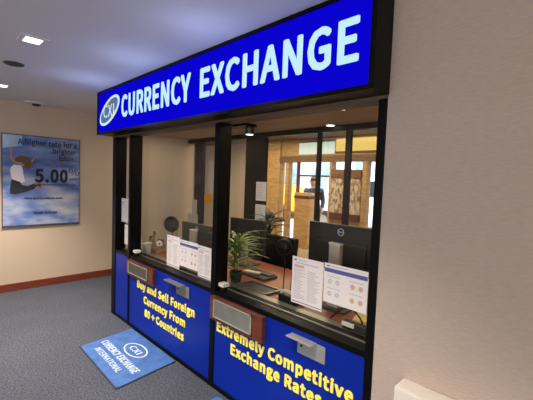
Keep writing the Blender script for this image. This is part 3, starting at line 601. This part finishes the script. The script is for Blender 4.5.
# ------------------------------------------------------------------ poster(s)
def poster(yc, lab, grp, full=True):
    Y0, Y1, Z0, Z1 = yc - .465, yc + .465, .885, 2.095
    t = thing('savings_poster', lab, 'poster', (WX, yc, (Z0 + Z1) / 2), grp)
    xo = WX
    obj('poster_frame', B(xo, xo + .02, Y0, Y1, Z0 - .03, Z1, bev=.004), M['greyl'], t)
    obj('printed_sky', B(xo + .02, xo + .0225, Y0 + .01, Y1 - .01, Z0, Z1 - .01), M['sky'], t)
    X = xo + .0245
    for (tx, a, b, z, c, bo_, mm) in (('A higher rate for a', -.29, .42, 1.965, .075, .04, 'coat'), ('brighter', .12, .41, 1.872, .07, .04, 'coat'), ('future.', .19, .40, 1.775, .07, .04, 'coat'),
                     ('Youth Savings', -.06, .38, 1.68, .055, .03, 'inkblue'), ('5.00', -.10, .305, 1.462, .19, .07, 'coat'), ('%', .32, .455, 1.575, .09, .0, 'coat'), ('APY*', .33, .44, 1.50, .03, .03, 'coat'),
                     ('Minimum balance to open the account', -.08, .42, 1.425, .02, .05, 'coat'), ('Visit or speak to us today for details', -.22, .24, 1.235, .024, .06, 'coat'), ('Youth Savings', -.12, .17, 1.03, .034, .06, 'coat')):
        bm = bmesh.new(); text_bm(bm, tx, yc + a, yc + b, z, c, X, bold=bo_, plane='yz', depth=.001); obj('lettering', bm, M[mm], t)
    # pale corner patch, a reflection on the poster painted as flat colour
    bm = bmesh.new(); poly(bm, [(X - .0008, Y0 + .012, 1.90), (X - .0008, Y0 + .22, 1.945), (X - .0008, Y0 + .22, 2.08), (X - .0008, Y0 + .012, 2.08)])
    c = obj('corner_reflection', bm, M['bwin'], t)
    # jumping figure, flat print
    def shape(name, pts, m, dx=0): 
        bm = bmesh.new(); f = [bm.verts.new((X + dx, yc - .375 + (a + .37) * .82, 1.30 + (b - 1.21) * .80)) for a, b in pts]
        fc = bm.faces.new(f); bmesh.ops.triangulate(bm, faces=[fc]); return obj(name, bm, m, t)
    shape('figure_skin', [(-.34, 1.74), (-.37, 1.80), (-.375, 1.95), (-.36, 2.0), (-.345, 1.96), (-.34, 1.85), (-.31, 1.77), (-.27, 1.74), (-.12, 1.76), (-.07, 1.80), (-.03, 1.86), (-.02, 1.85), (-.05, 1.78), (-.1, 1.72), (-.2, 1.68)], M['skin'])
    shape('figure_shirt', [(-.37, 1.60), (-.36, 1.66), (-.32, 1.70), (-.22, 1.69), (-.20, 1.62), (-.19, 1.50), (-.17, 1.42), (-.24, 1.40), (-.33, 1.44), (-.36, 1.52)], M['paper'], .0004)
    shape('figure_jeans', [(-.35, 1.46), (-.24, 1.42), (-.22, 1.37), (-.14, 1.35), (-.05, 1.39), (.0, 1.36), (-.05, 1.30), (-.16, 1.25), (-.30, 1.21), (-.37, 1.22), (-.375, 1.30)], M['trous'], .0008)
    shape('figure_feet', [(-.08, 1.38), (-.02, 1.42), (.05, 1.40), (.04, 1.37), (.0, 1.36), (.05, 1.33), (.0, 1.30), (-.07, 1.32)], M['skin'], .0006)
    shape('figure_hair', [(-.31, 1.76), (-.29, 1.82), (-.22, 1.86), (-.13, 1.84), (-.08, 1.77), (-.08, 1.69), (-.13, 1.63), (-.17, 1.66), (-.19, 1.72), (-.23, 1.75)], M['fur'], .0012)
    return t
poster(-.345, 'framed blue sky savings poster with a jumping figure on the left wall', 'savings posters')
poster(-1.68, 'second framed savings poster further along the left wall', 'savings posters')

# daylit window further along the left wall, seen only as a reflection
struct('window_1', B(WX, WX + .03, -2.75, -2.25, 1.35, 1.95), emis('daylit pane', (.62, .80, .95), 1.6))

# ------------------------------------------------------------------ floor mats
def floor_mat(pts, lab, z=.0, words=True):
    cxm = sum(p[0] for p in pts) / 4; cym = sum(p[1] for p in pts) / 4
    t = thing('floor_mat', lab, 'mat', (cxm, cym, 0), 'blue logo floor mats')
    def quad(s, z0, z1):
        bm = bmesh.new(); q = [(cxm + (p[0] - cxm) * s[0], cym + (p[1] - cym) * s[1]) for p in pts]
        a = [bm.verts.new((*p, z0)) for p in q]; b = [bm.verts.new((*p, z1)) for p in q]
        bm.faces.new(a); bm.faces.new(b)
        for k in range(4): bm.faces.new((a[k], b[k], b[(k + 1) % 4], a[(k + 1) % 4]))
        bmesh.ops.bevel(bm, geom=[e for e in bm.edges if abs(e.verts[0].co.z - e.verts[1].co.z) > .001], offset=.01, segments=3, affect='EDGES')
        return bm
    obj('mat_border', quad((1, 1), 0.0, .006), M['matedge'], t)
    obj('mat_pile', quad((.975, .965), .003, .009), M['mat'], t)
    # printing: read from the booth side outwards
    bm = bmesh.new()
    e = bmesh.new(); ellipse(e, 0, 0, .165, .088, .0, -.0005, .0005, 48, inner=(.15, .075))
    for v in e.verts: v.co = Vector((v.co.x, v.co.z, v.co.y))
    text_bm(e, 'CXI', -.09, .09, -.03, .06, 0, bold=.03, plane='xy', depth=.001)
    text_bm(e, 'CURRENCY EXCHANGE', -.36, .36, -.185, .068, 0, bold=.05, plane='xy', depth=.001)
    text_bm(e, 'INTERNATIONAL', -.26, .26, -.275, .055, 0, bold=.02, plane='xy', depth=.001)
    # frame of the mat
    ux = Vector((pts[3][0] - pts[0][0], pts[3][1] - pts[0][1], 0)).normalized(); uy = Vector((-ux.y, ux.x, 0))
    for v in e.verts:
        v.co = Vector((cxm, cym, .0098)) + ux * v.co.x + uy * (v.co.y + .09) + Vector((0, 0, v.co.z))
    obj('mat_print', e, M['matprint'], t); bm.free()
    return t
floor_mat([(.65, -.545), (.575, -.008), (1.465, -.008), (1.53, -.56)], 'blue mat printed with white oval logo on the carpet before the left counter')
floor_mat([(2.09, -.60), (2.09, -.03), (2.99, -.03), (2.99, -.60)], 'blue mat of which only a corner shows before the right counter')

# wall unit low on the right wall
t = thing('wall_unit', 'white plastic box unit mounted low on the right wall', 'wall unit', (3.75, 0, .3))
obj('unit_case', B(3.438, 4.1, -.103, 0, .28, .721, bev=.01), M['white'], t)
obj('unit_front', B(3.475, 4.06, -.109, -.103, .31, .665, bev=.004), M['white'], t)

# ------------------------------------------------------------------ rear glazed wall of the booth
RY = 2.0
bm = bmesh.new()
for (a, b) in ((-1.36, -1.10), (.02, .46), (1.37, 1.42), (1.785, 1.855), (2.19, 2.40)): box(bm, a, b, RY, RY + .045, 0, 2.232)
box(bm, WX, 3.3, RY - .03, RY + .12, 2.232, 2.30); box(bm, WX, 3.3, RY, RY + .1, 0, .12)
struct('window_2', bm, M['brown'])
for i, (a, b) in enumerate(((-1.10, .02), (.46, 1.37), (1.42, 1.785), (1.855, 2.19))):
    struct('window_%d' % (i + 3), B(a, b, RY + .02, RY + .026, .12, 2.232), M['glassb'])
struct('wall_rear', B(2.4, 3.3, RY, RY + .1, .12, 2.232), M['wallb'])
for (z0, z1, lab) in ((1.305, 1.585, 'white printed sheet taped high on the bronze pillar'), (1.0, 1.25, 'white printed sheet taped lower on the bronze pillar behind the dark plant')):
    t = thing('taped_sheet', lab, 'notice', (.39, RY, z0))
    obj('sheet', B(.28, .495, RY - .003, RY - .001, z0, z1), M['paper'], t)
    bm = bmesh.new()
    for k in range(9): box(bm, .30, .30 + random.uniform(.1, .17), RY - .0042, RY - .0032, z1 - .04 - k * .024, z1 - .034 - k * .024)
    obj('printed_lines', bm, M['ink'], t)
tag(obj('yellow_sign', B(-1.09, -.86, RY + .03, RY + .04, 1.17, 1.335, bev=.002), M['taxi'], None), 'small yellow sign fixed to the rear glass beside the left dark pole', 'sign')
t = thing('card_stand', 'stepped cream card stand in front of the left dark pole', 'stand', (-.44, 1.40, 0))
obj('stand_post', B(-.46, -.42, 1.38, 1.42, 0, .93, bev=.004), M['greyl'], t)
obj('stand_panel', B(-.56, -.31, 1.36, 1.38, .87, 1.06, bev=.003), M['cream'], t)
obj('stand_card', B(-.43, -.31, 1.35, 1.359, 1.0, 1.28, bev=.003), M['cream'], t)

# ------------------------------------------------------------------ lobby beyond the booth
LY = 5.0
bm = bmesh.new(); box(bm, -12, 6, 2.0, LY + .2, -.1, 0); struct('floor.001', bm, M['tile'])
bm = bmesh.new(); box(bm, -12, 6, 2.1, LY + .2, 2.62, 2.72); struct('ceiling.002', bm, M['soffit'])
bm = bmesh.new(); box(bm, -12, -2.45, LY, LY + .15, 0, 2.62); struct('wall_lobby', bm, M['wallb'])
bm = bmesh.new(); box(bm, -2.45, -1.99, LY - .05, LY + .15, 0, 2.62); box(bm, -1.80, -1.70, LY - .03, LY + .12, 0, 2.08); struct('trim_1', bm, M['owood'])
bm = bmesh.new(); box(bm, -1.99, 3.5, LY - .06, LY + .15, 2.075, 2.22); struct('trim_2', bm, M['dwood'])
bm = bmesh.new(); box(bm, -1.99, 3.5, LY, LY + .15, 2.22, 2.62); struct('trim_3', bm, M['owood'])
bm = bmesh.new(); box(bm, -1.43, -.98, LY - .08, LY + .15, 0, 1.20); box(bm, -1.43, -.98, LY - .08, LY + .15, 1.27, 1.34); struct('trim_4', bm, M['owood'])
struct('trim_5', B(-1.44, -.97, LY - .09, LY + .15, 1.20, 1.27), M['rwood'])
bm = bmesh.new(); box(bm, -.47, -.41, LY - .05, LY + .12, 0, 2.08); box(bm, .345, .455, LY - .05, LY + .12, 0, 2.08); box(bm, .64, 3.5, LY, LY + .12, 0, 2.08); box(bm, -.47, .345, LY, LY + .1, 0, .82); struct('trim_6', bm, M['owood'])
bm = bmesh.new(); box(bm, -.98, -.47, LY + .02, LY + .06, 1.73, 1.77); box(bm, -1.43, -.98, LY + .02, LY + .06, 1.73, 1.77); box(bm, -1.46, -1.43, LY, LY + .1, 0, 2.08); struct('trim_7', bm, M['rwood'])
struct('window_7', B(-1.99, .64, LY + .1, LY + .11, 0, 2.08), M['glassb'])
t = thing('blind', 'pale blue vertical striped blind high on the lobby storefront', 'blind', (-.9, LY - .02, 2.25))
obj('blind_rail', B(-1.40, -.38, LY - .03, LY, 2.53, 2.55), M['greyl'], t)
obj('blind_slats', B(-1.40, -.38, LY - .02, LY - .005, 2.255, 2.53), M['curt'], t)
t = thing('light_panel', 'glowing yellow light panel beside the blue blind', 'light', (.1, LY - .05, 2.28))
obj('panel_lens', B(-.34, .80, LY - .03, LY - .005, 2.30, 2.57), M['ylight'], t)
obj('panel_rim', B(-.36, .82, LY - .04, LY - .005, 2.27, 2.30), M['dwood'], t)
t = thing('foliage_screen', 'mottled brown and cream foliage screen on a dark red wood base', 'screen', (-.05, LY - .1, .8))
obj('screen_panel', B(-.41, .34, LY - .06, LY - .03, .95, 1.72), M['deco'], t)
obj('screen_base', B(-.41, .34, LY - .08, LY - .02, .80, .95, bev=.005), M['rwood'], t)
obj('screen_top', B(-.41, .34, LY - .08, LY - .02, 1.72, 1.90, bev=.005), M['dwood'], t)
# lobby table with a black bag
tx, ty = -.55, 3.15
t = thing('round_table', 'small round table with wire legs in the lobby beyond the glass', 'table', (tx, ty, 0))
bm = bmesh.new(); lathe(bm, [(.31, 0), (.32, .015), (.31, .03)], 36, (tx, ty, .86)); obj('table_top', bm, M['greyl'], t)
for k in range(4):
    a = k * PI / 2 + .5; bm = bmesh.new(); tube(bm, [(tx + .1 * math.cos(a), ty + .1 * math.sin(a), .86), (tx + .26 * math.cos(a), ty + .26 * math.sin(a), 0)], .01); obj('leg', bm, M['metal'], t)
t = thing('hand_bag', 'dark rounded bag resting on the round lobby table', 'bag', (tx - .05, ty, .89))
bm = bmesh.new(); lathe(bm, [(.13, 0), (.15, .03), (.13, .09), (.07, .13), (.02, .14)], 24, (tx - .05, ty, .89)); obj('bag_body', bm, M['grey'], t, smooth=True)
bm = bmesh.new(); tube(bm, [(tx - .12, ty, 1.01), (tx - .1, ty, 1.06), (tx, ty, 1.06), (tx + .02, ty, 1.01)], .008); obj('handle', bm, M['rwood'], t)

# people
def person(x, y, lab, rz, stride=.0, h=1.0):
    t = thing('person', lab, 'person', (x, y, 0))
    R = Matrix.Rotation(rz, 3, 'Z')
    def q(a, b, c): return Vector((x, y, 0)) + R @ Vector((a * h, b * h, c * h))
    s = stride
    pts = [q(0, 0, .95), q(0, 0, 1.15), q(0, 0, 1.38), q(0, .0, 1.47), q(0, -.02, 1.56), q(0, -.02, 1.68),
           q(.1, 0, .9), q(.11, -s * .5, .5), q(.11, -s, .09), q(.11, -s - .13, .03), q(-.1, 0, .9), q(-.11, s * .5, .5), q(-.11, s, .09), q(-.11, s - .13, .03),
           q(.19, 0, 1.4), q(.24, .03, 1.12), q(.23, -.1, .92), q(.22, -.13, .84), q(-.19, 0, 1.4), q(-.24, .03, 1.12), q(-.23, -.1, .92), q(-.22, -.13, .84)]
    ed = [(0, 1), (1, 2), (2, 3), (3, 4), (4, 5), (0, 6), (6, 7), (7, 8), (8, 9), (0, 10), (10, 11), (11, 12), (12, 13), (2, 14), (14, 15), (15, 16), (16, 17), (2, 18), (18, 19), (19, 20), (20, 21)]
    rd = [.13, .13, .14, .055, .085, .085, .09, .062, .042, .04, .09, .062, .042, .04, .06, .045, .034, .028, .06, .045, .034, .028]
    skinned('body', pts, ed, [r * h for r in rd], M['skin'], t, sub=1)
    # hands: five short fingers each
    for sd in (1, -1):
        bp, be, br = [q(sd * .22, -.13, .85), q(sd * .22, -.14, .80)], [(0, 1)], [.028, .03]
        for f in range(4):
            i = len(bp); o = (f - 1.5) * .018
            bp += [q(sd * .22, -.14 + o, .785), q(sd * .215, -.145 + o, .75), q(sd * .205, -.15 + o, .725 + abs(f - 1.5) * .006)]; be += [(1, i), (i, i + 1), (i + 1, i + 2)]; br += [.009, .009, .008]
        i = len(bp); bp += [q(sd * .2, -.165, .82), q(sd * .19, -.18, .79)]; be += [(0, i), (i, i + 1)]; br += [.011, .009]
        skinned('hand', bp, be, br, M['skin'], t, sub=1)
    # clothes follow the body
    cp = [q(0, 0, .72), q(0, 0, .95), q(0, 0, 1.15), q(0, 0, 1.38), q(0, 0, 1.44), q(.19, 0, 1.4), q(.24, .03, 1.12), q(.232, -.09, .94), q(-.19, 0, 1.4), q(-.24, .03, 1.12), q(-.232, -.09, .94)]
    skinned('coat', cp, [(0, 1), (1, 2), (2, 3), (3, 4), (3, 5), (5, 6), (6, 7), (3, 8), (8, 9), (9, 10)], [.17, .165, .155, .165, .08, .08, .06, .05, .08, .06, .05], M['coat'], t, root=2)
    tp = [q(0, 0, .93), q(.1, 0, .88), q(.11, -s * .5, .5), q(.11, -s, .1), q(-.1, 0, .88), q(-.11, s * .5, .5), q(-.11, s, .1)]
    skinned('trousers', tp, [(0, 1), (1, 2), (2, 3), (0, 4), (4, 5), (5, 6)], [.14, .11, .078, .06, .11, .078, .06], M['trous'], t)
    for sd, k in ((1, -s), (-1, s)):
        bm = bmesh.new(); c = q(sd * .11, k - .07, 0); box(bm, c.x - .05, c.x + .05, c.y - .13, c.y + .13, 0, .085, bev=.03, rot=(0, 0, rz)); obj('shoe', bm, M['shoe'], t, smooth=True)
    c = q(0, .012, 1.655); bm = bmesh.new(); bmesh.ops.create_uvsphere(bm, u_segments=20, v_segments=12, radius=.105 * h)
    for v in bm.verts:
        if v.co.z < 0 and v.co.y < .0: v.co *= .8
        v.co = R @ v.co + c
    obj('hair', bm, M['hair'], t, smooth=True)
    for sd in (-1, 1):
        c = q(sd * .03, -.105, 1.635); bm = bmesh.new(); bmesh.ops.create_uvsphere(bm, u_segments=8, v_segments=6, radius=.009); bmesh.ops.translate(bm, verts=bm.verts, vec=c); obj('eye', bm, M['shoe'], t)
    bm = bmesh.new(); c = q(0, -.11, 1.60); bmesh.ops.create_cone(bm, segments=8, radius1=.014, radius2=.005, depth=.04); bmesh.ops.translate(bm, verts=bm.verts, vec=c); obj('nose', bm, M['skin'], t)
    return t
person(-1.33, 5.55, 'person in a dark coat standing behind the low wood partition', .6)
person(-1.40, 6.0, 'person in a dark coat walking outside beside the white van', -1.4, .16)
bpy.data.objects['person.001'].location = (-1.69, 6.0, 0)

# street
bm = bmesh.new(); box(bm, -20, 8, LY + .2, 16, -.12, -.0); struct('floor.002', bm, M['pave'])
def vehicle(x0, y, kind, lab, paint):
    L, W = (4.6, 1.8); t = thing('taxi' if kind == 'taxi' else 'van', lab, 'taxi' if kind == 'taxi' else 'van', (x0 + L / 2, y, 0))
    if kind == 'taxi':
        prof = [(0, .35), (0, .75), (.15, .92), (1.0, 1.0), (1.6, 1.42), (3.1, 1.45), (3.9, 1.02), (4.5, .96), (4.6, .6), (4.55, .32), (.1, .3)]
        win = [(1.15, 1.0), (1.68, 1.36), (3.02, 1.39), (3.65, 1.02)]
    else:
        prof = [(0, .35), (0, 1.0), (.12, 1.12), (.75, 1.20), (1.15, 1.80), (4.3, 1.86), (4.58, 1.6), (4.6, .4), (4.5, .32), (.1, .3)]
        win = [(.95, 1.22), (1.27, 1.68), (3.8, 1.70), (3.85, 1.22)]
    bm = bmesh.new(); prism_xz(bm, [(x0 + a, b) for a, b in prof], y, y + W)
    bmesh.ops.bevel(bm, geom=[e for e in bm.edges], offset=.05, segments=2, affect='EDGES'); obj('car_body', bm, paint, t)
    for yy in (y - .006, y + W - .004):
        bm = bmesh.new(); prism_xz(bm, [(x0 + a, b) for a, b in win], yy, yy + .01); f = obj('side_windows', bm, M['carwin'], t)
    for a in (.85, 3.7):
        for yy in (y + .02, y + W - .02):
            bm = bmesh.new(); lathe(bm, [(.33, -.1), (.34, -.08), (.34, .08), (.33, .1)], 28, (x0 + a, yy, .34), (PI / 2, 0, 0)); w = obj('wheel', bm, M['tyre'], t)
            bm = bmesh.new(); lathe(bm, [(.19, -.115), (.19, .115)], 20, (x0 + a, yy, .34), (PI / 2, 0, 0)); obj('hub', bm, M['metal'], w)
    if kind == 'taxi':
        obj('roof_sign', B(x0 + 2.2, x0 + 2.5, y + .6, y + 1.2, 1.44, 1.58, bev=.02), M['white'], t)
    return t
vehicle(-9.8, 9.5, 'taxi', 'yellow taxi parked in the street beyond the storefront', M['taxi'])
vehicle(-3.55, 8.0, 'van', 'white van parked in the street right of the taxi', M['vanw'])
t = thing('street_building', 'pale building with blue windows across the street', 'building', (-4, 12, 0))
obj('wall', B(-18, 6, 12, 12.3, 0, 7), M['conc'], t)
for k in range(9):
    for z in (.5, 3.6):
        obj('window', B(-16 + k * 2.4, -14.4 + k * 2.4, 11.96, 12.0, z, z + 2.3, bev=.02), M['bwin'], t)

# ------------------------------------------------------------------ lights
def area(name, loc, rot, size, sy, power, col):
    ld = bpy.data.lights.new(name, 'AREA'); ld.shape = 'RECTANGLE'; ld.size = size; ld.size_y = sy; ld.energy = power; ld.color = col
    o = bpy.data.objects.new(name, ld); COL.objects.link(o); o.location = loc; o.rotation_euler = rot; return o
def glow(loc, p, col):
    ld = bpy.data.lights.new('sign_spill', 'POINT'); ld.energy = p; ld.color = col; ld.shadow_soft_size = 0.0
    o = bpy.data.objects.new('sign_spill', ld); COL.objects.link(o); o.location = loc
for xx in (.5, 1.4, 2.3): glow((xx, -.42, 2.22), 1.8, (.42, .52, 1.0))  # added point lamps that carry the sign's blue glow onto the ceiling
area('entrance_daylight', (4.0, -5.2, 1.3), (math.radians(78), 0, math.radians(8)), 4.0, 1.6, 95, (1, .90, .80))
area('street_daylight', (-3, 5.8, 5.5), (math.radians(38), 0, 0), 12, 2, 2500, (.92, .97, 1.0))
area('lobby_glow', (-1.0, 3.6, 2.6), (0, 0, 0), 3.5, 1.8, 95, (1, .80, .50))
area('lobby_side', (-3.0, 3.0, 2.5), (0, 0, 0), 1.5, 1.0, 25, (1, .82, .58))
area('booth_glow', (1.9, .9, 2.28), (0, 0, 0), 2.2, .6, 24, (1, .84, .62))
area('passage_glow', (-.8, 1.2, 2.28), (0, 0, 0), .8, .8, 5, (1, .84, .64))
w = bpy.data.worlds.new('World'); S.world = w; w.use_nodes = True
w.node_tree.nodes['Background'].inputs[0].default_value = (.92, .84, .80, 1); w.node_tree.nodes['Background'].inputs[1].default_value = .45

# ------------------------------------------------------------------ camera
f, yaw, pit, rol = 349.704, 0.78089, -0.05805, 0.03802
C = Vector((4.07732, -1.60342, 1.62))
F = Vector((-math.sin(yaw) * math.cos(pit), math.cos(yaw) * math.cos(pit), math.sin(pit)))
R0 = F.cross(Vector((0, 0, 1))).normalized(); U0 = R0.cross(F)
R1 = R0 * math.cos(rol) + U0 * math.sin(rol); U1 = -R0 * math.sin(rol) + U0 * math.cos(rol)
cd = bpy.data.cameras.new('camera'); cam = bpy.data.objects.new('camera', cd); COL.objects.link(cam)
cam.matrix_world = Matrix(((R1.x, U1.x, -F.x, C.x), (R1.y, U1.y, -F.y, C.y), (R1.z, U1.z, -F.z, C.z), (0, 0, 0, 1)))
cd.sensor_width = 36; cd.lens = f / 533 * 36; cd.clip_start = .05
S.camera = cam
S.view_settings.view_transform = 'Standard'; S.view_settings.look = 'None'; S.view_settings.exposure = 0
S.cycles.max_bounces = 8; S.cycles.transparent_max_bounces = 16; S.cycles.sample_clamp_indirect = 4
for o in bpy.data.objects:
    if '_w' in o: del o['_w']
